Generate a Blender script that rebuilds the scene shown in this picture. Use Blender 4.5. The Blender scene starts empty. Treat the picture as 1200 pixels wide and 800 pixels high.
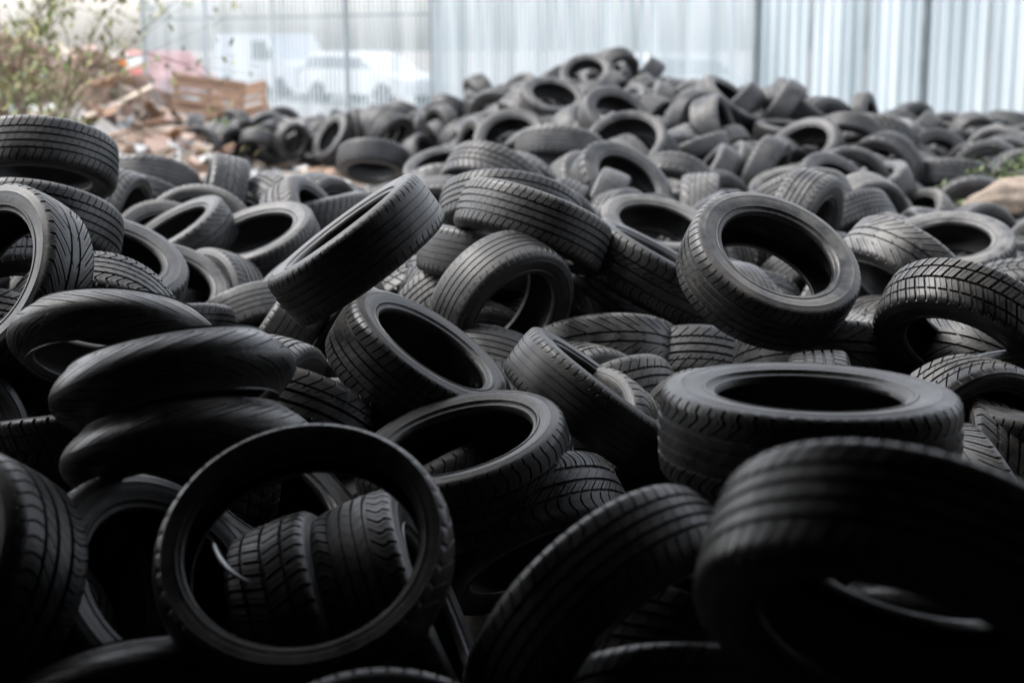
import bpy, math, random, time
import numpy as np
from mathutils import Vector, Matrix
random.seed(7); rng=np.random.default_rng(7)
scene=bpy.context.scene
F=1780.0; P0=math.atan(350/F); CAMZ=1.7
# ---------------------------------------------------------------- helpers
def link(o): scene.collection.objects.link(o); return o
def mesh_np(name,V,Fc,smooth=True,sharp=None):
    me=bpy.data.meshes.new(name)
    V=np.asarray(V,dtype=np.float32); Fc=np.asarray(Fc,dtype=np.int32)
    me.vertices.add(len(V)); me.vertices.foreach_set('co',V.ravel())
    n=len(Fc); me.loops.add(n*4); me.loops.foreach_set('vertex_index',Fc.ravel())
    me.polygons.add(n); me.polygons.foreach_set('loop_start',np.arange(n,dtype=np.int32)*4)
    me.polygons.foreach_set('loop_total',np.full(n,4,dtype=np.int32))
    me.update(calc_edges=True)
    if smooth:
        me.polygons.foreach_set('use_smooth',np.ones(n,dtype=bool))
        if sharp: me.set_sharp_from_angle(angle=math.radians(sharp))
    return me
class MB:
    def __init__(s): s.v=[];s.f=[];s.m=[]
    def add(s,vs,fs,mi=0):
        b=len(s.v); s.v+= [tuple(v) for v in vs]; s.f+=[tuple(i+b for i in f) for f in fs]; s.m+=[mi]*len(fs)
    def box(s,c,d,mi=0,M=None):
        vs=[]
        for z in(-.5,.5):
            for y in(-.5,.5):
                for x in(-.5,.5):
                    p=Vector((x*d[0],y*d[1],z*d[2]))
                    if M is not None:p=M@p
                    vs.append(p+Vector(c))
        s.add(vs,[(0,2,3,1),(4,5,7,6),(0,1,5,4),(2,6,7,3),(0,4,6,2),(1,3,7,5)],mi)
    def cyl(s,a,b,r0,r1,n=8,mi=0):
        a=Vector(a);b=Vector(b);ax=(b-a).normalized()
        t=ax.orthogonal().normalized();u=ax.cross(t)
        vs=[];
        for p,r in((a,r0),(b,r1)):
            for i in range(n):
                th=2*math.pi*i/n; vs.append(p+(t*math.cos(th)+u*math.sin(th))*r)
        fs=[(i,(i+1)%n,n+(i+1)%n,n+i) for i in range(n)]+[tuple(range(n))[::-1],tuple(range(n,2*n))]
        s.add(vs,fs,mi)
    def obj(s,name,mats,loc=(0,0,0),smooth=False):
        me=bpy.data.meshes.new(name); me.from_pydata(s.v,[],s.f); 
        for m in mats: me.materials.append(m)
        me.polygons.foreach_set('material_index',s.m)
        if smooth: me.polygons.foreach_set('use_smooth',[True]*len(s.f)); me.set_sharp_from_angle(angle=smooth if isinstance(smooth,float) else .6)
        me.update(); o=bpy.data.objects.new(name,me); o.location=loc; return link(o)
def mat(name,c1,c2=None,rough=.7,scale=5,metal=0,bump=0,bscale=30,spec=.5,detail=6,streak=False):
    m=bpy.data.materials.new(name); m.use_nodes=True; nt=m.node_tree; b=nt.nodes['Principled BSDF']
    b.inputs['Roughness'].default_value=rough; b.inputs['Metallic'].default_value=metal
    b.inputs['Specular IOR Level'].default_value=spec
    tc=nt.nodes.new('ShaderNodeTexCoord')
    if c2 is None: c2=[x*.75 for x in c1]
    n=nt.nodes.new('ShaderNodeTexNoise'); n.inputs['Scale'].default_value=scale; n.inputs['Detail'].default_value=detail
    if streak:
        mp=nt.nodes.new('ShaderNodeMapping'); mp.inputs['Scale'].default_value=(1,1,.06); nt.links.new(tc.outputs['Object'],mp.inputs['Vector']); nt.links.new(mp.outputs[0],n.inputs['Vector'])
    else: nt.links.new(tc.outputs['Object'],n.inputs['Vector'])
    r=nt.nodes.new('ShaderNodeValToRGB'); r.color_ramp.elements[0].position=.35; r.color_ramp.elements[1].position=.65
    r.color_ramp.elements[0].color=(*c1,1); r.color_ramp.elements[1].color=(*c2,1)
    nt.links.new(n.outputs['Fac'],r.inputs['Fac']); nt.links.new(r.outputs['Color'],b.inputs['Base Color'])
    if bump:
        n2=nt.nodes.new('ShaderNodeTexNoise'); n2.inputs['Scale'].default_value=bscale; n2.inputs['Detail'].default_value=8
        nt.links.new(tc.outputs['Object'],n2.inputs['Vector'])
        bp=nt.nodes.new('ShaderNodeBump'); bp.inputs['Strength'].default_value=bump; bp.inputs['Distance'].default_value=.05
        nt.links.new(n2.outputs['Fac'],bp.inputs['Height']); nt.links.new(bp.outputs['Normal'],b.inputs['Normal'])
    return m
# ---------------------------------------------------------------- rubber
def rubber():
    m=bpy.data.materials.new('rubber'); m.use_nodes=True; nt=m.node_tree; L=nt.links; N=nt.nodes.new; b=nt.nodes['Principled BSDF']
    def M(op,a,bb=None,cc=None):
        n=N('ShaderNodeMath'); n.operation=op
        for i,v in enumerate((a,bb,cc)):
            if v is None: continue
            if isinstance(v,(int,float)): n.inputs[i].default_value=v
            else: L.new(v,n.inputs[i])
        return n.outputs[0]
    tc=N('ShaderNodeTexCoord'); oi=N('ShaderNodeObjectInfo')
    off=N('ShaderNodeVectorMath'); off.operation='ADD'
    L.new(tc.outputs['Object'],off.inputs[0]); L.new(M('MULTIPLY',oi.outputs['Random'],37.),off.inputs[1])
    n1=N('ShaderNodeTexNoise'); n1.inputs['Scale'].default_value=6; n1.inputs['Detail'].default_value=8; n1.inputs['Roughness'].default_value=.7
    L.new(off.outputs[0],n1.inputs['Vector'])
    n2=N('ShaderNodeTexNoise'); n2.inputs['Scale'].default_value=90; n2.inputs['Detail'].default_value=5
    L.new(off.outputs[0],n2.inputs['Vector'])
    r=N('ShaderNodeValToRGB'); r.color_ramp.elements[0].position=.36; r.color_ramp.elements[0].color=(.011,.0115,.013,1)
    r.color_ramp.elements[1].position=.70; r.color_ramp.elements[1].color=(.042,.042,.042,1)
    L.new(n1.outputs['Fac'],r.inputs['Fac'])
    g=N('ShaderNodeNewGeometry'); sx=N('ShaderNodeSeparateXYZ'); L.new(g.outputs['Normal'],sx.inputs[0])
    mr=N('ShaderNodeMapRange'); mr.inputs['From Min'].default_value=.1; mr.inputs['From Max'].default_value=1; mr.inputs['To Max'].default_value=.95
    L.new(sx.outputs['Z'],mr.inputs['Value'])
    ra=N('ShaderNodeMapRange'); ra.inputs['To Min'].default_value=.1; ra.inputs['To Max'].default_value=1.4; L.new(oi.outputs['Random'],ra.inputs['Value'])
    pat=N('ShaderNodeMapRange'); pat.inputs['From Min'].default_value=.38; pat.inputs['From Max'].default_value=.60; L.new(n1.outputs['Fac'],pat.inputs['Value'])
    fac=M('MULTIPLY',M('MULTIPLY',mr.outputs[0],pat.outputs[0]),ra.outputs[0])
    mx=N('ShaderNodeMix'); mx.data_type='RGBA'; L.new(fac,mx.inputs['Factor']); L.new(r.outputs['Color'],mx.inputs['A'])
    mx.inputs['B'].default_value=(.15,.144,.132,1)
    n3=N('ShaderNodeTexNoise'); n3.inputs['Scale'].default_value=26; n3.inputs['Detail'].default_value=9; n3.inputs['Roughness'].default_value=.8; n3.inputs['Distortion'].default_value=1.2
    L.new(off.outputs[0],n3.inputs['Vector'])
    sf=N('ShaderNodeMapRange'); sf.inputs['From Min'].default_value=.56; sf.inputs['From Max'].default_value=.69; sf.inputs['To Max'].default_value=.65; L.new(n3.outputs['Fac'],sf.inputs['Value'])
    mx2=N('ShaderNodeMix'); mx2.data_type='RGBA'; L.new(sf.outputs[0],mx2.inputs['Factor']); L.new(mx.outputs['Result'],mx2.inputs['A']); mx2.inputs['B'].default_value=(.13,.117,.105,1)
    L.new(mx2.outputs['Result'],b.inputs['Base Color'])
    rr=N('ShaderNodeMapRange'); rr.inputs['From Min'].default_value=.3; rr.inputs['From Max'].default_value=.7; rr.inputs['To Min'].default_value=.28; rr.inputs['To Max'].default_value=.60
    L.new(n1.outputs['Fac'],rr.inputs['Value']); L.new(rr.outputs[0],b.inputs['Roughness'])
    so=N('ShaderNodeSeparateXYZ'); L.new(tc.outputs['Object'],so.inputs[0])
    rad=M('SQRT',M('ADD',M('MULTIPLY',so.outputs[0],so.outputs[0]),M('MULTIPLY',so.outputs[1],so.outputs[1])))
    ang=M('ARCTAN2',so.outputs[1],so.outputs[0])
    cv=N('ShaderNodeCombineXYZ'); L.new(M('MULTIPLY',ang,9.),cv.inputs[0]); L.new(M('MULTIPLY',rad,45.),cv.inputs[1]); L.new(M('MULTIPLY',oi.outputs['Random'],50.),cv.inputs[2])
    vo=N('ShaderNodeTexNoise'); vo.inputs['Scale'].default_value=2.2; vo.inputs['Detail'].default_value=0; L.new(cv.outputs[0],vo.inputs['Vector'])
    let=M('GREATER_THAN',vo.outputs['Fac'],.55)
    seg=M('GREATER_THAN',M('SINE',M('MULTIPLY',ang,2.)),.1)
    band=M('MULTIPLY',M('GREATER_THAN',rad,.254),M('LESS_THAN',rad,.272))
    letters=M('MULTIPLY',M('MULTIPLY',let,seg),band)
    band2=M('MULTIPLY',M('GREATER_THAN',rad,.276),M('LESS_THAN',rad,.29))
    rib=M('MULTIPLY',M('GREATER_THAN',M('SINE',M('MULTIPLY',ang,220.)),.0),band2)
    side=M('GREATER_THAN',M('ABSOLUTE',so.outputs[2]),.07)
    rel=M('MULTIPLY',M('ADD',letters,M('MULTIPLY',rib,.5)),side)
    bp0=N('ShaderNodeBump'); bp0.inputs['Strength'].default_value=.9; bp0.inputs['Distance'].default_value=.002; L.new(rel,bp0.inputs['Height'])
    bp=N('ShaderNodeBump'); bp.inputs['Strength'].default_value=.35; bp.inputs['Distance'].default_value=.003
    L.new(n2.outputs['Fac'],bp.inputs['Height']); L.new(bp0.outputs['Normal'],bp.inputs['Normal']); L.new(bp.outputs['Normal'],b.inputs['Normal'])
    return m
RUB=rubber()
# ---------------------------------------------------------------- tyre mesh
def tyre_mesh(name,R,rb,W,pitches,longs,skew,lat,lat2,depth=.008,crown=.006,cexp=2.4,low=False,lw=.17,alt=False):
    hw=W/2; tw=hw*.80
    cols=[]
    if low: base=list(np.linspace(-1,1,9))
    else: base=list(np.linspace(-1,1,25))
    g=[]
    for c,w in longs: g.append((c-w/2,c+w/2))
    for s in base:
        if all(not(a-.02<s<b+.02) for a,b in g): cols.append((s,0.))
    for a,b in g:
        e=.012
        cols+=[(a-e,0.),(a,1.),(b,1.),(b+e,0.)]
    cols.sort()
    prof=[]
    H=R-rb
    def side(sg):
        pts=[(.70,.0),(.80,.02),(.845,.05),(.86,.13),(.90,.17),(.945,.19),(.955,.235),(.93,.25),(.965,.36),(1.0,.50),(.995,.60),(1.005,.615),(1.0,.635),(.985,.66),(.975,.76),(.94,.86)]
        return [(sg*hw*a,rb+H*b) for a,b in pts]
    cr=lambda s: R-crown*abs(s)**cexp
    for x,r in side(-1):
        rr=r if r<R-crown-.012 else R-crown-.012
        prof.append((x,rr,0,-1.,0.))
    prof.append((-hw*.885,cr(1)-.0055,2,-1.,0.))
    for s,ld in cols: prof.append((s*tw,cr(s),1,s,ld))
    prof.append((hw*.885,cr(1)-.0055,2,1.,0.))
    for x,r in side(1)[::-1]:
        rr=r if r<R-crown-.012 else R-crown-.012
        prof.append((x,rr,0,1.,0.))
    inn=[(.66,.015),(.72,.10),(.84,.35),(.87,.55),(.80,.72)]
    cen=R-.017
    for a,bq in inn: prof.append((hw*a,min(rb+H*bq,cen-crown-.008),3,1.,0.))
    for s in (.6,.2,-.2,-.6): prof.append((hw*s,cen-crown*abs(s*1.2)**cexp-(.004 if abs(s)>.5 else 0),3,s,0.))
    for a,bq in inn[::-1]: prof.append((-hw*a,min(rb+H*bq,cen-crown-.008),3,-1.,0.))
    x=np.array([p[0] for p in prof]); r=np.array([p[1] for p in prof]); kd=np.array([p[2] for p in prof]); s=np.array([p[3] for p in prof]); ld=np.array([p[4] for p in prof])
    if low: fr=[0,.03,lw,lw+.03]; gd=[0,1,1,0]; g2=[0,0,0,0]; pitches=int(pitches*.62)
    else: fr=[0,.035,lw-.02,lw+.015,.40,.50,.52,.545,.565,.80]; gd=[0,1,1,0,0,0,0,0,0,0]; g2=[0,0,0,0,0,0,1,1,0,0]
    rows=[];G=[];G2=[];
    for p in range(pitches):
        for f,a,b in zip(fr,gd,g2):
            rows.append((p+f)/pitches); G.append(a*(1.0 if not alt or p%2==0 else 2.0)); G2.append(b)
    rows=np.array(rows);G=np.array(G);G2=np.array(G2)
    sk=skew(s)/pitches
    istread=(kd==1); ish=(kd==2)
    m1=np.where(istread,lat(s),0.); m1=np.where(ish,.6*lat(s),m1)
    m1b=m1*(np.abs(s)>.5)
    m2=np.where(istread,lat2(s),0.)
    D=np.maximum.reduce([np.where(G[:,None]==2,m1b[None,:],m1[None,:])*(G[:,None]>0), .55*G2[:,None]*m2[None,:], np.broadcast_to(ld[None,:]*istread[None,:],(len(rows),len(x)))])*depth
    th=2*np.pi*(rows[:,None]+sk[None,:])
    rr=r[None,:]-D
    rr=rr*(1+.006*np.sin(2*th+1.3)+.003*np.sin(3*th))
    V=np.stack([rr*np.cos(th),rr*np.sin(th),np.broadcast_to(x[None,:],rr.shape)],-1)
    nr,nc=rr.shape
    i=np.arange(nr)[:,None]; j=np.arange(nc)[None,:]
    i2=(i+1)%nr; j2=(j+1)%nc
    Fc=np.stack([i*nc+j,i2*nc+j,i2*nc+j2,i*nc+j2],-1).reshape(-1,4)
    me=mesh_np(name,V.reshape(-1,3),Fc,True,38)
    me.materials.append(RUB); return me
one=lambda s: np.ones_like(s)
A_=np.abs
designs={
 'tour':dict(R=.315,rb=.204,W=.205,pitches=62,longs=[(-.55,.09),(-.19,.09),(.19,.09),(.55,.09)],skew=lambda s:1.2*s,lat=lambda s:(A_(s)>.6)*1.,lat2=lambda s:(A_(s)<.5)*1.),
 'vee':dict(R=.312,rb=.205,W=.215,pitches=40,longs=[(-.22,.08),(.22,.08)],skew=lambda s:3.2*A_(s)**.8,lat=lambda s:(A_(s)>.12)*1.,lat2=lambda s:(A_(s)>.5)*.7,lw=.2,alt=True),
 'asym':dict(R=.318,rb=.217,W=.225,pitches=52,longs=[(-.45,.11),(0.02,.10),(.42,.08)],skew=lambda s:1.6*np.sin(s*2.2),lat=lambda s:((s<-.5)|(s>.1))*1.,lat2=lambda s:(s<.4)*1.),
 'block':dict(R=.318,rb=.192,W=.195,pitches=50,longs=[(-.6,.08),(0,.10),(.6,.08)],skew=lambda s:.9*A_(s)+.25*np.sign(s),lat=one,lat2=one,lw=.24,depth=.009),
 'bald':dict(R=.306,rb=.2,W=.2,pitches=60,longs=[(-.5,.05),(-.17,.05),(.17,.05),(.5,.05)],skew=lambda s:.8*s,lat=lambda s:(A_(s)>.75)*.7,lat2=lambda s:0*s,depth=.0035),
 'moto':dict(R=.305,rb=.222,W=.165,pitches=20,longs=[],skew=lambda s:2.4*A_(s)+.5*np.sign(s),lat=lambda s:((A_(s)>.18)&(A_(s)<.86))*1.,lat2=lambda s:((A_(s)>.5))*.6,lw=.10,depth=.006,crown=.045,cexp=2.0),
 'thin':dict(R=.305,rb=.236,W=.125,pitches=40,longs=[(-.3,.1),(.3,.1)],skew=lambda s:1.4*A_(s),lat=lambda s:(A_(s)>.4)*1.,lat2=lambda s:0*s,lw=.14,depth=.005,crown=.012,cexp=2.2),
 'sport':dict(R=.323,rb=.237,W=.235,pitches=46,longs=[(-.52,.08),(-.14,.10),(.26,.10),(.6,.05)],skew=lambda s:2.0*s,lat=lambda s:(A_(s)>.45)*1.,lat2=lambda s:(A_(s)<.6)*.6),
 'van':dict(R=.335,rb=.205,W=.215,pitches=54,longs=[(-.5,.10),(-.17,.07),(.17,.07),(.5,.10)],skew=lambda s:.35*np.sin(s*9),lat=lambda s:(A_(s)>.5)*1.,lat2=one,lw=.22,depth=.009),
 'mini':dict(R=.272,rb=.168,W=.155,pitches=56,longs=[(-.4,.11),(0,.11),(.4,.11)],skew=lambda s:.9*s*s,lat=lambda s:(A_(s)>.5)*1.,lat2=one,depth=.007),
 'suv':dict(R=.362,rb=.222,W=.245,pitches=52,longs=[(-.42,.10),(.0,.06),(.42,.10)],skew=lambda s:1.1*A_(s),lat=one,lat2=lambda s:(A_(s)<.4)*1.,lw=.2,depth=.010),
}
HI={k:tyre_mesh('tyre_'+k,**d) for k,d in designs.items()}
LO={k:tyre_mesh('tyre_far_'+k,low=True,**d) for k,d in designs.items()}
# ---------------------------------------------------------------- observed tyres (measured)
heroes=[
(357,652,352,-12,.84,'thin'),(550,556,258,-14,.42,'asym'),(680,540,225,-50,.62,'asym'),(946,508,345,0,.235,'van'),
(900,318,212,28,.60,'tour'),(588,364,186,130,.62,'bald'),(492,436,228,34,.34,'tour'),(690,468,224,36,.10,'bald'),
(480,520,212,168,.2,'tour'),(812,452,190,178,.5,'sport'),(705,425,185,175,.3,'vee'),(660,362,150,190,.3,'tour'),
(627,270,184,200,.15,'tour'),(597,254,166,188,.4,'tour'),(575,300,172,10,.02,'bald'),(418,292,225,-36,.10,'bald'),
(762,326,180,28,.1,'asym'),(768,278,140,12,.45,'bald'),(1057,325,168,215,.35,'vee'),(1132,395,222,200,.5,'block'),
(1165,450,205,200,.3,'vee'),(960,430,200,176,.2,'vee'),(1222,485,240,0,.4,'tour'),(1060,705,480,190,.45,'tour'),
(1150,760,350,190,.2,'moto'),(722,735,370,135,.35,'tour'),(612,668,255,155,.3,'asym'),(150,850,345,172,.4,'moto'),
(-85,500,270,270,.3,'block'),(8,330,225,-60,.6,'vee'),(50,190,182,186,.3,'tour'),
(45,272,195,192,.3,'tour'),(135,402,240,188,.35,'moto'),(205,450,285,172,.2,'moto'),(222,535,290,176,.2,'moto'),
(296,392,165,160,.5,'bald'),(318,500,210,110,.4,'tour'),(398,425,190,-60,.2,'bald'),(178,218,112,190,.35,'tour'),
(165,250,125,200,.4,'vee'),(212,287,145,-30,.25,'vee'),(303,292,150,-20,.4,'tour'),(320,242,120,190,.2,'tour'),
(400,700,260,-30,.05,'moto'),(850,860,380,180,.2,'tour'),
(648,120,80,10,.5,'tour'),(722,143,92,30,.65,'bald'),(575,158,84,-8,.4,'tour'),(790,124,72,0,.2,'tour'),(857,131,84,-40,.1,'tour'),
(936,126,84,38,.1,'asym'),(925,160,88,5,.15,'tour'),(904,206,94,130,.5,'tour'),(968,210,90,5,.25,'tour'),(860,181,84,20,.5,'bald'),
(655,178,105,185,.3,'tour'),(687,230,110,60,.5,'tour'),(765,215,98,60,.1,'block'),(830,215,100,-55,.15,'tour'),(520,205,100,-8,.45,'tour'),
(437,190,90,186,.35,'tour'),(402,166,52,0,.4,'tour'),(1080,258,90,0,.3,'tour'),(1110,158,66,5,.15,'tour'),(1158,172,50,5,.2,'tour'),(1100,190,70,8,.2,'tour'),
(1020,160,64,60,.3,'tour'),
]
fw=Vector((0,math.cos(P0),-math.sin(P0))); up=Vector((0,math.sin(P0),math.cos(P0)))
tyres=[]
for px,py,D,phi,m,k in heroes:
    d=2*designs[k]['R']*F/D
    p=Vector((0,0,CAMZ))+fw*d+Vector(((px-600)/F*d,0,0))+up*((400-py)/F*d)
    v=(p-Vector((0,0,CAMZ))).normalized(); r=v.cross(Vector((0,0,1))).normalized(); u=r.cross(v)
    ph=math.radians(phi); q=math.sqrt(1-m*m)
    a=(-v*m+(r*math.sin(ph)+u*math.cos(ph))*q).normalized()
    tyres.append((list(p),list(a),k,1))
# ---------------------------------------------------------------- heap surface
CP=np.array([(-.6,2.4,.4),(.1,2.4,.4),(.8,2.2,.5),(-1.6,3.0,.8),(-1.5,3.8,.9),(-.8,3.9,.72),(0,4.3,.6),(.9,3.5,.62),(1.7,4.5,.7),(-.5,5,.75),(.5,5,.65),(-1.9,5.6,1.1),(0,6.3,.8),(1,6,.75),(1.8,6.8,.6),(-2,8,.8),(-1,8,.62),(0,9,.65),(1,9,.6),(2,9,.5),(3,9,.3),(-1.5,10,.35),(-3,9.5,.5),(0,11.0,.62),(.9,12.2,.95),(2.4,12.6,1.08),(1.7,13.8,1.2),(2.8,14,1.15),(.2,13,.95),(3.7,13,.5),(3.7,15,.75),(4.6,16,.72),(5.4,16,.65),(.4,15,1.15),(1.2,18.5,1.42),(2.3,18,1.0),(3.3,18,.8),(-.7,13.5,.4),(-1.3,15,.15),(-1.5,12.5,.2),(-1.5,17.5,.2),(-1.4,20.5,.7),(-2.6,15,.0),(-2.6,12.5,.05),(-4,18,.0),(-.3,20,1.0),(4.7,20,.6),(1,22,.9),(3,22,.6),(-2.5,22,.4),(-4,23,.3),(-2.8,18,.0),(4,11,.25),(5,13,.35),(-3.5,13,.0),(0,1,.35),(1.5,1,.4),(-1.5,1,.4)])
def Hs(x,y):
    d2=(CP[:,0]-x)**2+((CP[:,1]-y))**2+.05
    w=1/d2**2; return float((w*CP[:,2]).sum()/w.sum())
hp=np.array([t[0] for t in tyres])
keys=['tour','tour','vee','asym','block','bald','mini','sport','van','bald','suv','mini','tour']
y=1.2
while y<24:
    xm=y*.337+1.4
    st=.42 if y<9 else .46
    x=-xm
    while x<xm:
        jx=x+random.uniform(-.15,.15); jy=y+random.uniform(-.15,.15)
        x+=st
        if jy>28.8-1.055*jx-2.2: continue
        h=Hs(jx,jy)
        if h<.3 and random.random()<.85: continue
        if 11<jy<20.5 and jx<-.9-(jy-12)*.12 and random.random()<.93: continue
        near=jy<7.8
        z=h-(.36 if near else .08)+(0 if near else random.uniform(-.08,.10))
        if near: z=max(z,.13)
        lay=0
        while z>.02 and lay<(2 if jy<14 else 1):
            ok=np.min(np.linalg.norm(hp-np.array([jx,jy,z]),axis=1))>.30
            if near and ok:
                hd=np.hypot(hp[:,0]-jx,hp[:,1]-jy)
                if np.any((hd<.5)&(hp[:,2]-.24<z)&(hp[:,1]>jy-.1)): ok=False
            if ok:
                fl=.75 if random.random()<.6 else 0
                if near: fl=1.6
                a=rng.normal(size=3)*np.array([.75,.75,.75])+np.array([0,-.1,fl])
                a/=np.linalg.norm(a); k=random.choice(keys)
                tyres.append(([jx+random.uniform(-.1,.1)*lay,jy,z],list(a),k,0))
            z-=.24; lay+=1
    y+=st
N=len(tyres)
C=np.array([t[0] for t in tyres]); A=np.array([t[1] for t in tyres]); ks=[t[2] for t in tyres]; hero=np.array([t[3] for t in tyres])
R=np.array([designs[k]['R'] for k in ks]); rb=np.array([designs[k]['rb'] for k in ks]); W=np.array([designs[k]['W'] for k in ks])
Rc=(R+rb)/2; hr=(R-rb)/2; hw=W/2*.95
C0=C.copy();A0=A.copy(); mob=np.where(hero==1,.05,1.0); mrot=np.where(hero==1,.01,1.0)
K=20; ang=np.arange(K)*2*np.pi/K
zcap=np.where((C[:,1]<7.8)&(hero==0),C[:,2]+.10,99.)
for it in range(90):
    if it%10==0:
        I=[];J=[]
        for i0 in range(0,N,200):
            dd=np.linalg.norm(C[i0:i0+200,None,:]-C[None,:,:],axis=2)
            a,b=np.where((dd<.76)); a=a+i0; k=a!=b; I.append(a[k]);J.append(b[k])
        I=np.concatenate(I);J=np.concatenate(J)
    ref=np.where(np.abs(A[:,2:3])<.8,np.array([[0,0,1.]]),np.array([[1.,0,0]]))
    t=np.cross(A,ref); t/=np.linalg.norm(t,axis=1,keepdims=True); u=np.cross(A,t)
    P=C[:,None,:]+Rc[:,None,None]*(t[:,None,:]*np.cos(ang)[None,:,None]+u[:,None,:]*np.sin(ang)[None,:,None])
    Pi=P[I]; rel=Pi-C[J][:,None,:]; Aj=A[J][:,None,:]; ax=(rel*Aj).sum(-1,keepdims=True); rad=rel-ax*Aj
    rn=np.linalg.norm(rad,axis=-1,keepdims=True)+1e-6; Q=C[J][:,None,:]+rad/rn*Rc[J][:,None,None]
    dv=Pi-Q; dist=np.linalg.norm(dv,axis=-1)+1e-6; n=dv/dist[...,None]
    ci=(n*A[I][:,None,:]).sum(-1)**2; cj=(n*Aj).sum(-1)**2
    hi=np.sqrt(hr[I][:,None]**2*(1-ci)+hw[I][:,None]**2*ci); hj=np.sqrt(hr[J][:,None]**2*(1-cj)+hw[J][:,None]**2*cj)
    pen=hi+hj-dist; bi=pen.argmax(1); ar=np.arange(len(I)); pm=np.clip(pen[ar,bi],0,.08); nn=n[ar,bi]; pp=Pi[ar,bi]; qq=Q[ar,bi]
    f=nn*pm[:,None]*.22
    dC=np.zeros_like(C); tq=np.zeros_like(C)
    np.add.at(dC,I,f); np.add.at(dC,J,-f)
    np.add.at(tq,I,np.cross(pp-C[I],f)); np.add.at(tq,J,np.cross(qq-C[J],-f))
    dC=np.clip(dC,-.04,.04)
    C+=dC*mob[:,None]; om=tq/(Rc**2)[:,None]*.6*mrot[:,None]
    A+=np.cross(om,A); A/=np.linalg.norm(A,axis=1,keepdims=True)
    hm=hero==1
    C[hm]+=.12*(C0[hm]-C[hm]); A[hm]+=.2*(A0[hm]-A[hm])
    C[~hm]+=.015*(C0[~hm]-C[~hm]); C[~hm,2]-=.002
    C[:,2]=np.minimum(C[:,2],zcap)
    ext=np.sqrt(np.clip(1-A[:,2]**2,0,1))*R+np.abs(A[:,2])*hw
    ext=np.minimum(ext,R); C[:,2]=np.maximum(C[:,2],ext)
for i in range(N):
    q=Vector(A[i]).to_track_quat('Z','Y').to_matrix().to_4x4()@Matrix.Rotation(random.uniform(0,6.28),4,'Z')
    if random.random()<.5 and ks[i] not in('asym',): q=q@Matrix.Rotation(math.pi,4,'X')
    sq=random.uniform(0,.05)   # unmounted carcasses are never quite round
    S=Matrix.Diagonal((1+sq*.5,1-sq,random.uniform(.92,1.04),1))
    me=(HI if C[i][1]<9.5 else LO)[ks[i]]
    o=bpy.data.objects.new('tyre',me); o.matrix_world=Matrix.Translation(C[i])@q@S; link(o)
# ---------------------------------------------------------------- ground
gm=mat('dirt_ground',(.24,.21,.19),(.38,.35,.32),.95,.6,0,.6,6)
g=MB(); g.add([(-300,-300,0),(300,-300,0),(300,300,0),(-300,300,0)],[(0,1,2,3)]); g.obj('ground',[gm])
asph=mat('asphalt',(.30,.30,.30),(.22,.22,.22),.9,2,0,.3,60)
FA=Vector((-9.2,38.5,0)); FB=Vector((11,17.2,0)); fd=(FB-FA).normalized(); fn=Vector((fd.y,-fd.x,0))
if fn.y>0: fn=-fn
ang_f=math.atan2(fd.y,fd.x); MF=Matrix.Rotation(ang_f,3,'Z')
FL=(FB-FA).length
rd=MB(); 
p=[FA-fn*2-fd*60,FB-fn*2+fd*60,FB-fn*14+fd*60,FA-fn*14-fd*60]; rd.add([(q.x,q.y,.004) for q in p],[(0,1,2,3)]); rd.obj('road',[asph])
galv=mat('galvanised_steel',(.58,.64,.67),(.31,.37,.40),.45,2.2,.0,.05,20,streak=True)
galv2=mat('galvanised_post',(.20,.23,.25),(.14,.17,.18),.5,3,.0)
def fence(name,t0,t1,h,pitch,pw,seam=None):
    m=MB(); t=t0
    while t<t1:
        c=FA+fd*t; hh=h+random.uniform(-.02,.02); tilt=random.uniform(-.006,.006)
        w=pw/2; pr=[(-w,0),(-w*.45,.0),(-w*.25,.022),(w*.25,.022),(w*.45,0),(w,0)]
        vs=[]
        for z in(.05,hh-.12):
            for a,b in pr: vs.append(c+fd*(a+tilt*z)+fn*b+Vector((0,0,z)))
        top=[c+fd*(tilt*hh-w*.3)+Vector((0,0,hh)),c+fd*(tilt*hh+w*.3)+Vector((0,0,hh))]
        n=len(pr); fs=[(i,i+1,n+i+1,n+i) for i in range(n-1)]
        b=len(vs); vs+=top; fs.append((n,n+1,b)); fs.append((n+1,n+2,n+3,n+4,b+1,b)); fs.append((n+4,n+5,b+1))
        m.add(vs,fs,0); t+=pitch
    for z in(.45,h-.5):
        c=FA+fd*((t0+t1)/2)-fn*.03+Vector((0,0,z)); m.box(c,(t1-t0,.03,.05),1,MF)
    t=t0
    while t<=t1+.1:
        c=FA+fd*t+fn*(-.075); m.box(c+Vector((0,0,h/2)),(.10,.05,h),1,MF); t+=2.75
    return m.obj(name,[galv,galv2])
def tpix(px):
    k=(px-600)/F
    return (k*FA.y-FA.x)/(fd.x-k*fd.y)
tA,tB=tpix(510),tpix(880)
fence('palisade_fence',tpix(175),tA,2.75,.150,.085)
fence('palisade_fence',tA+.1,tB,3.1,.115,.098)
m=MB(); t=tB+.05; pc=0
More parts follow.
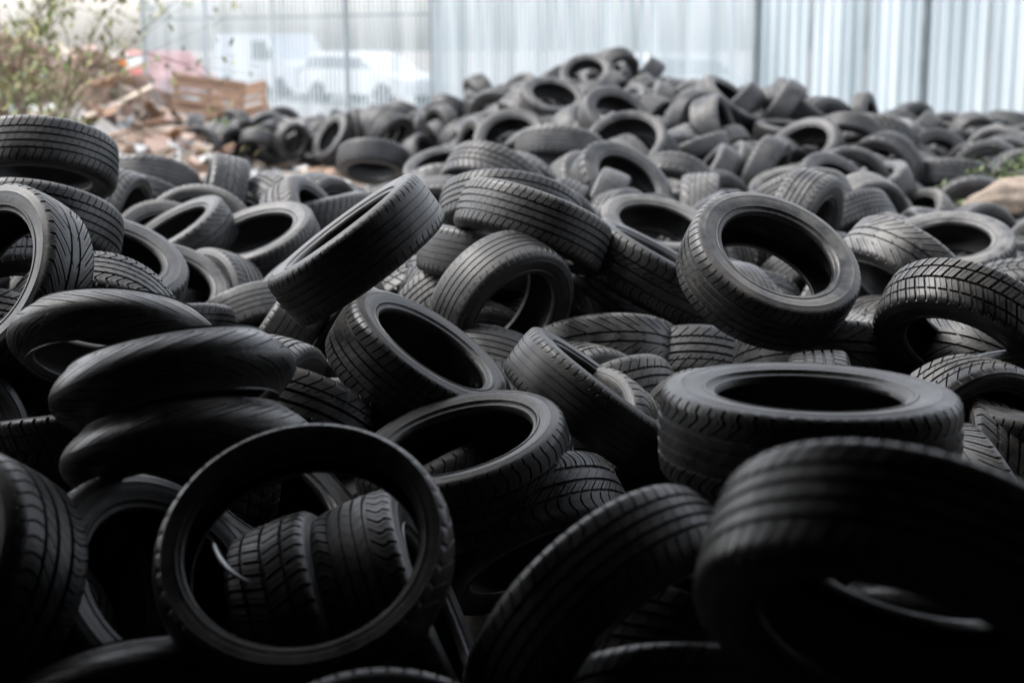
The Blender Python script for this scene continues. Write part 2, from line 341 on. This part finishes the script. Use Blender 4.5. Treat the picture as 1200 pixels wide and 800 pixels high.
while t<FL+14:
    wv=1.0; vs=[];fs=[]; prof=[]
    off=random.uniform(-.01,.02)
    for k in range(5):
        b=k*.2; prof+=[(b,0),(b+.07,0),(b+.09,.03),(b+.18,.03),(b+.2,0)]
    c=FA+fd*t
    for z in(.03,3.2+random.uniform(-.03,.05)):
        for a,bb in prof: vs.append(c+fd*(a*wv)+fn*(bb+off)+Vector((0,0,z)))
    n=len(prof); fs=[(i,i+1,n+i+1,n+i) for i in range(n-1)]
    m.add(vs,fs,0)
    if pc%3==0: m.box(c+fn*.06+Vector((0,0,1.6)),(.07,.06,3.2),1,MF)
    else: m.box(c+fn*.045+Vector((0,0,1.6)),(.018,.02,3.19),1,MF)
    t+=1.01; pc+=1
m.obj('corrugated_sheet_fence',[galv,galv2])
# ---------------------------------------------------------------- shed over the viewer
conc=mat('shed_roof_steel',(.10,.10,.10),(.14,.14,.13),.8,1)
wall=mat('shed_wall_brick',(.12,.09,.08),(.17,.13,.11),.9,3)
s=MB(); zr=3.2; ye=4.85
s.box((0,(ye-9)/2,zr+.06),(12,ye+9,.12),0)
for yy in (-6,-3,0,ye-.1): s.box((0,yy,zr-.13),(12,.16,.24),0)
s.obj('shed_roof',[conc])
s=MB(); s.box((-4.1,-2.2,zr/2-.001),(.2,13.2,zr-.01),0); s.obj('shed_wall',[wall])
s=MB(); s.box((4.1,-2.2,zr/2-.001),(.2,13.2,zr-.01),0); s.obj('shed_wall',[wall])
s=MB(); s.box((0,-8.9,zr/2-.001),(8,.2,zr-.01),0); s.obj('shed_wall',[wall])
# ---------------------------------------------------------------- pale crescents modelled as sky glints off water in the tyres
pm_=mat('pale_glint',(.50,.51,.52),(.38,.39,.40),.25,10)
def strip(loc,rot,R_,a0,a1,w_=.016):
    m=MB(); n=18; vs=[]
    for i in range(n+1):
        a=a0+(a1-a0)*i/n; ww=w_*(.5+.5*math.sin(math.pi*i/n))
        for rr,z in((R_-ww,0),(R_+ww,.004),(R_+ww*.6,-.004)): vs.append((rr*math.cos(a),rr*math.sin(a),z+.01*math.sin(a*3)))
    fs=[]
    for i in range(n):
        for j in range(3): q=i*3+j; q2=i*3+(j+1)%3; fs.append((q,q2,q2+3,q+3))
    m.add(vs,fs); o=m.obj('glint_strip',[pm_],loc,True); o.rotation_euler=rot
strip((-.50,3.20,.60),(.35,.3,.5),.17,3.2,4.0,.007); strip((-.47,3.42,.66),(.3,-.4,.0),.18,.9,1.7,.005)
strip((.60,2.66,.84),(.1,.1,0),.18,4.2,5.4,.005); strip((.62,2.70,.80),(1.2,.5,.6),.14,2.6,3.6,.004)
# ---------------------------------------------------------------- pallets, rubbish
wood=mat('weathered_wood',(.33,.21,.14),(.24,.15,.10),.85,8); woodd=mat('old_timber',(.20,.12,.08),(.13,.08,.055),.85,8)
def pallet(loc,rot,mt=None):
    m=MB()
    for z,n in((.13,7),(.01,3)):
        for i in range(n): m.box(((0),(-.45+.9*i/(n-1)),z),(1.2,.085,.022))
    for xx in(-.55,0,.55):
        m.box((xx,0,.108),(.1,1.0,.02))
        for yy in(-.43,0,.43): m.box((xx,yy,.059),(.1,.12,.075))
    o=m.obj('wooden_pallet',[mt or wood]); o.location=loc; o.rotation_euler=rot; return o
pallet((-5.15,26.0,.62),(1.15,.14,.25)); pallet((-5.75,25.6,.45),(.8,.3,.7),woodd); pallet((-4.75,26.5,.45),(1.0,-.25,-.1))
pallet((-7.3,22.6,1.20),(.35,.25,.3),woodd); pallet((-7.1,22.4,1.38),(.4,.3,.5),woodd); pallet((-7.5,22.7,1.52),(.3,.28,.1),wood)
soil=mat('rubbish_soil',(.13,.09,.065),(.28,.20,.15),.95,3,0,.8,8)
cols=[(.66,.64,.60),(.32,.19,.12),(.40,.29,.21),(.72,.72,.72),(.33,.36,.38),(.44,.31,.25),(.13,.10,.07),(.56,.46,.37)]
jm=[soil]+[mat('junk_%d'%i,c,None,.7,6) for i,c in enumerate(cols)]
def heap(name,cx,cy,rx,ry,h,n,seed):
    rn=random.Random(seed); m=MB(); G=28; vs=[];fs=[]
    def hz(a,b):
        rr=math.hypot(a,b); 
        return max(0,(1-rr**1.6))*h*(.75+.35*math.sin(a*5+seed)*math.cos(b*6))
    for i in range(G+1):
        for j in range(G+1):
            a=-1+2*i/G;b=-1+2*j/G
            vs.append((cx+a*rx,cy+b*ry,hz(a,b)+rn.uniform(0,.07)*(1 if hz(a,b)>0 else 0)-.01))
    for i in range(G):
        for j in range(G): q=i*(G+1)+j; fs.append((q,q+G+1,q+G+2,q+1))
    m.add(vs,fs,0)
    for _ in range(n):
        a=rn.uniform(-.95,.95);b=rn.uniform(-1,.6)
        if math.hypot(a,b)>1:continue
        z=hz(a,b)+rn.uniform(0,.12); c=(cx+a*rx,cy+b*ry,z)
        M=Matrix.Rotation(rn.uniform(0,6.3),3,'Z')@Matrix.Rotation(rn.uniform(-.7,.7),3,'X')@Matrix.Rotation(rn.uniform(-.5,.5),3,'Y')
        k=rn.random(); mi=rn.randint(1,len(cols))
        if k<.45: m.box(c,(rn.uniform(.4,1.3),rn.uniform(.06,.16),rn.uniform(.02,.05)),rn.choice([2,3,6,8]),M)
        elif k<.6: m.box(c,(rn.uniform(.2,.5),rn.uniform(.2,.4),rn.uniform(.01,.25)),mi,M)
        else:
            g=5; vv=[];ff=[]; s=rn.uniform(.15,.4)
            for i in range(g):
                for j in range(g): vv.append(Vector(c)+M@Vector(((i/(g-1)-.5)*s*2,(j/(g-1)-.5)*s*1.4,rn.uniform(-.4,.4)*s)))
            for i in range(g-1):
                for j in range(g-1): q=i*g+j; ff.append((q,q+g,q+g+1,q+1))
            m.add(vv,ff,mi)
    return m.obj(name,jm)
heap('rubbish_heap',-5.9,20.5,2.1,2.6,1.35,340,1)
heap('rubbish_heap',-8.2,23.0,2.3,2.5,1.7,180,2)
heap('rubbish_heap',-4.2,16.5,1.2,2.2,.5,170,4)
m=MB()
om=mat('orange_plastic',(.75,.30,.07),None,.5)
for sx_,sy_,dx,dy in((0,-.2,.6,.02),(0,.2,.6,.02),(-.29,0,.02,.38),(.29,0,.02,.38)): m.box((sx_,sy_,.15),(dx,dy,.3))
m.box((0,0,.01),(.58,.38,.02)); m.box((0,-.215,.27),(.64,.02,.05)); m.box((0,.215,.27),(.64,.02,.05))
o=m.obj('plastic_crate',[om],(-5.45,20.9,1.28)); o.rotation_euler=(.2,.1,.3); o.scale=(.65,.65,.65)
m=MB(); rn=random.Random(5)
for _ in range(520):
    x=rn.uniform(-5,-1.2); yv=rn.uniform(11.5,25); s=rn.uniform(.04,.18)
    M=Matrix.Rotation(rn.uniform(0,6.3),3,'Z')@Matrix.Rotation(rn.uniform(-.5,.5),3,'X')
    vs=[Vector((x,yv,.03+s*.2))+M@Vector((a*s,b*s*.7,rn.uniform(-.2,.2)*s)) for a,b in((-1,-1),(1,-1),(1.1,1),(-1,.8),(0,0))]
    m.add(vs,[(0,1,4),(1,2,4),(2,3,4),(3,0,4)],rn.randint(0,7))
m.obj('scattered_litter',jm[1:])
# crumpled sack lying at the foot of the right slope
m=MB(); G=40; GJ=48; vs=[];fs=[]
for i in range(G+1):
    for j in range(GJ):
        th=2*math.pi*j/GJ; u_=i/G; rr=.15*math.sin(math.pi*min(max(u_,.02),.98))**.5*(1+.10*math.sin(th*3+u_*7)+.06*math.sin(th*7-u_*15)+.05*math.sin(u_*26+th*2))
        vs.append((-.5+u_*1.0,rr*math.cos(th),rr*.8*math.sin(th)+.07*math.sin(u_*3)))
for i in range(G):
    for j in range(GJ): fs.append((i*GJ+j,i*GJ+(j+1)%GJ,(i+1)*GJ+(j+1)%GJ,(i+1)*GJ+j))
m.add(vs,fs); o=m.obj('burlap_sack',[mat('sackcloth',(.34,.27,.21),(.22,.18,.14),.95,8,0,.5,40)],(3.68,11.2,.52),1.4); o.rotation_euler=(.1,-.2,.25); 
# ---------------------------------------------------------------- plants
lm=[mat('leaf_green',(.10,.15,.04),(.16,.19,.06),.6,9),mat('leaf_yellow',(.30,.27,.10),(.20,.20,.07),.6,9),mat('bark',(.10,.075,.05),(.16,.12,.09),.9,12)]
lm2=[mat('weed_green',(.07,.12,.03),(.11,.15,.045),.6,9),mat('weed_pale',(.14,.17,.06),(.10,.14,.05),.6,9),lm[2]]
def plant(name,base,limbs,spread,L,n,ls,seed,droop=.25,r0=.022,mats=None):
    rn=random.Random(seed); m=MB()
    for _ in range(limbs):
        p=Vector(base)+Vector((rn.uniform(-.1,.1),rn.uniform(-.1,.1),0)); d=Vector((rn.uniform(-1,1)*spread,rn.uniform(-1,1)*spread,1)).normalized(); r=r0
        segs=9
        for s in range(segs):
            d=(d+Vector((rn.uniform(-.25,.25),rn.uniform(-.25,.25),rn.uniform(-.2,.1)-droop*s/segs))).normalized(); q=p+d*L/segs
            m.cyl(p,q,r,r*.82,5,2); r*=.82; p=q
            if s>1:
                for _ in range(2):
                    e=(d+Vector((rn.uniform(-1,1),rn.uniform(-1,1),rn.uniform(-.6,.6)))).normalized(); tq=q+e*L*.25; m.cyl(q,tq,r*.5,r*.2,4,2)
                    for _ in range(n):
                        c=q.lerp(tq,rn.random())+Vector((rn.gauss(0,.06),rn.gauss(0,.06),rn.gauss(0,.06)))
                        M=Matrix.Rotation(rn.uniform(0,6.3),3,'Z')@Matrix.Rotation(rn.uniform(-1.2,1.2),3,'X'); s_=ls*rn.uniform(.6,1.3)
                        m.add([c+M@Vector(v)*s_ for v in((0,-1,0),(.45,-.1,.1),(0,1,0),(-.45,-.1,.1))],[(0,1,2,3)],0 if rn.random()<.55 else 1)
    return m.obj(name,mats or lm)
plant('shrub',(-4.9,15,0),8,.35,2.9,8,.055,3)
plant('shrub',(-5.4,17,0),8,.4,3.3,8,.055,8)
plant('shrub',(-4.1,13.0,0),6,.3,2.8,8,.045,12,.5)
plant('weed',(3.80,11.7,.42),10,.5,.40,5,.03,5,.2,.006,lm2)
plant('weed',(3.1,11.0,.22),10,.6,.36,5,.03,6,.2,.006,lm2)
# ---------------------------------------------------------------- vehicles
glass=mat('car_glass',(.12,.14,.15),(.16,.18,.19),.1,2); tyrem=mat('car_tyre',(.03,.03,.03),None,.8); lamp=mat('lamp_red',(.5,.05,.04),None,.3)
def car(name,loc,rot,col,Ln=4.2,Wd=1.75,Ht=1.45,van=False):
    paint=mat('paint_'+name,col,[c*.93 for c in col],.3,1)
    if van: low=[(0,.3),(0,1.0),(.1,1.9),(.3,1.98),(3.0,1.98),(3.75,1.15),(Ln,.95),(Ln,.3)]
    else: low=[(0,.3),(.0,.75),(.06,.9),(1.2,.93),(3.1,.93),(Ln-.1,.72),(Ln,.55),(Ln,.3)]
    def prism(pts,w0,w1f,mi,m):
        n=len(pts); vs=[]
        for sg in(-1,1):
            for x,z in pts: vs.append((x-Ln/2,sg*w1f(z),z))
        fs=[tuple(range(n))[::-1],tuple(range(n,2*n))]+[(i,(i+1)%n,n+(i+1)%n,n+i) for i in range(n)]
        m.add(vs,fs,mi)
    m=MB(); hwid=Wd/2
    prism(low,hwid,lambda z:hwid*(1-.03*max(0,z-.6)),0,m)
    if not van:
        prism([(.12,.925),(.35,1.36),(.6,Ht),(2.1,Ht),(2.5,1.32),(3.15,.925)],hwid,lambda z:hwid*(.97-.32*(z-.92)),0,m)
        prism([(.2,.98),(.4,1.34),(2.4,1.30),(2.95,.98)],hwid,lambda z:hwid*(.97-.32*(z-.92))+.006,1,m)
    else: prism([(2.2,1.15),(2.2,1.75),(3.0,1.75),(3.45,1.15)],hwid,lambda z:hwid*(1-.03*(z-.6))+.008,1,m)
    zz=[(.30,1.33),(.17,1.0)] if not van else [(.04,1.7),(-.01,1.2)]
    m.add([(zz[0][0]-Ln/2-.03,-.6,zz[0][1]),(zz[0][0]-Ln/2-.03,.6,zz[0][1]),(zz[1][0]-Ln/2-.03,.68,zz[1][1]),(zz[1][0]-Ln/2-.03,-.68,zz[1][1])],[(0,1,2,3)],1)
    for sg in(-1,1):
        for x in(.8,Ln-.85): m.cyl((x-Ln/2,sg*(hwid-.2),.32),(x-Ln/2,sg*(hwid+.01),.32),.32,.32,20,2)
        m.box((-Ln/2-.01,sg*.65,.8),(.03,.22,.14),3)
    o=m.obj(name,[paint,glass,tyrem,lamp],loc); o.rotation_euler=(0,0,rot); return o
wh=(.62,.64,.65)
car('parked_car',(3.9,35,0),math.radians(40),(.75,.76,.76)); car('parked_car',(-3.9,43,0),math.radians(-40),wh)
car('parked_van',(-7.6,50,0),math.radians(-46),(.55,.58,.62),4.6,1.9,2,True); car('parked_car',(-10.3,46,0),math.radians(-60),(.4,.06,.05))
# ---------------------------------------------------------------- light
SE,SR=math.radians(55),math.radians(-75)
w=bpy.data.worlds.new("World"); scene.world=w; w.use_nodes=True; nt=w.node_tree; bg=nt.nodes['Background']
sky=nt.nodes.new('ShaderNodeTexSky'); sky.sky_type='NISHITA'; sky.sun_disc=False; sky.sun_elevation=SE; sky.sun_rotation=SR; sky.dust_density=3; sky.air_density=1.0; sky.ozone_density=1
hs=nt.nodes.new('ShaderNodeHueSaturation'); hs.inputs['Saturation'].default_value=.3; hs.inputs['Value'].default_value=3.6
nt.links.new(sky.outputs[0],hs.inputs['Color']); nt.links.new(hs.outputs[0],bg.inputs['Color']); bg.inputs['Strength'].default_value=.15
sl=bpy.data.lights.new('sun','SUN'); sl.energy=1.0; sl.angle=math.radians(25); sl.color=(1,.98,.95); so=link(bpy.data.objects.new('sun',sl))
dirv=Vector((math.sin(SR)*math.cos(SE),math.cos(SR)*math.cos(SE),math.sin(SE))); so.rotation_euler=dirv.to_track_quat('Z','Y').to_euler()
# ---------------------------------------------------------------- camera
cd=bpy.data.cameras.new('camera'); cam=link(bpy.data.objects.new('camera',cd)); cam.location=(0,0,CAMZ); cam.rotation_euler=(math.pi/2-P0,0,0)
cd.sensor_width=36; cd.lens=36*F/1200; cd.clip_end=1000; cd.clip_start=.05
cd.dof.use_dof=True; cd.dof.focus_distance=4.6; cd.dof.aperture_fstop=2.1
scene.camera=cam
scene.view_settings.view_transform='Standard'; scene.view_settings.look='None'; scene.view_settings.exposure=0
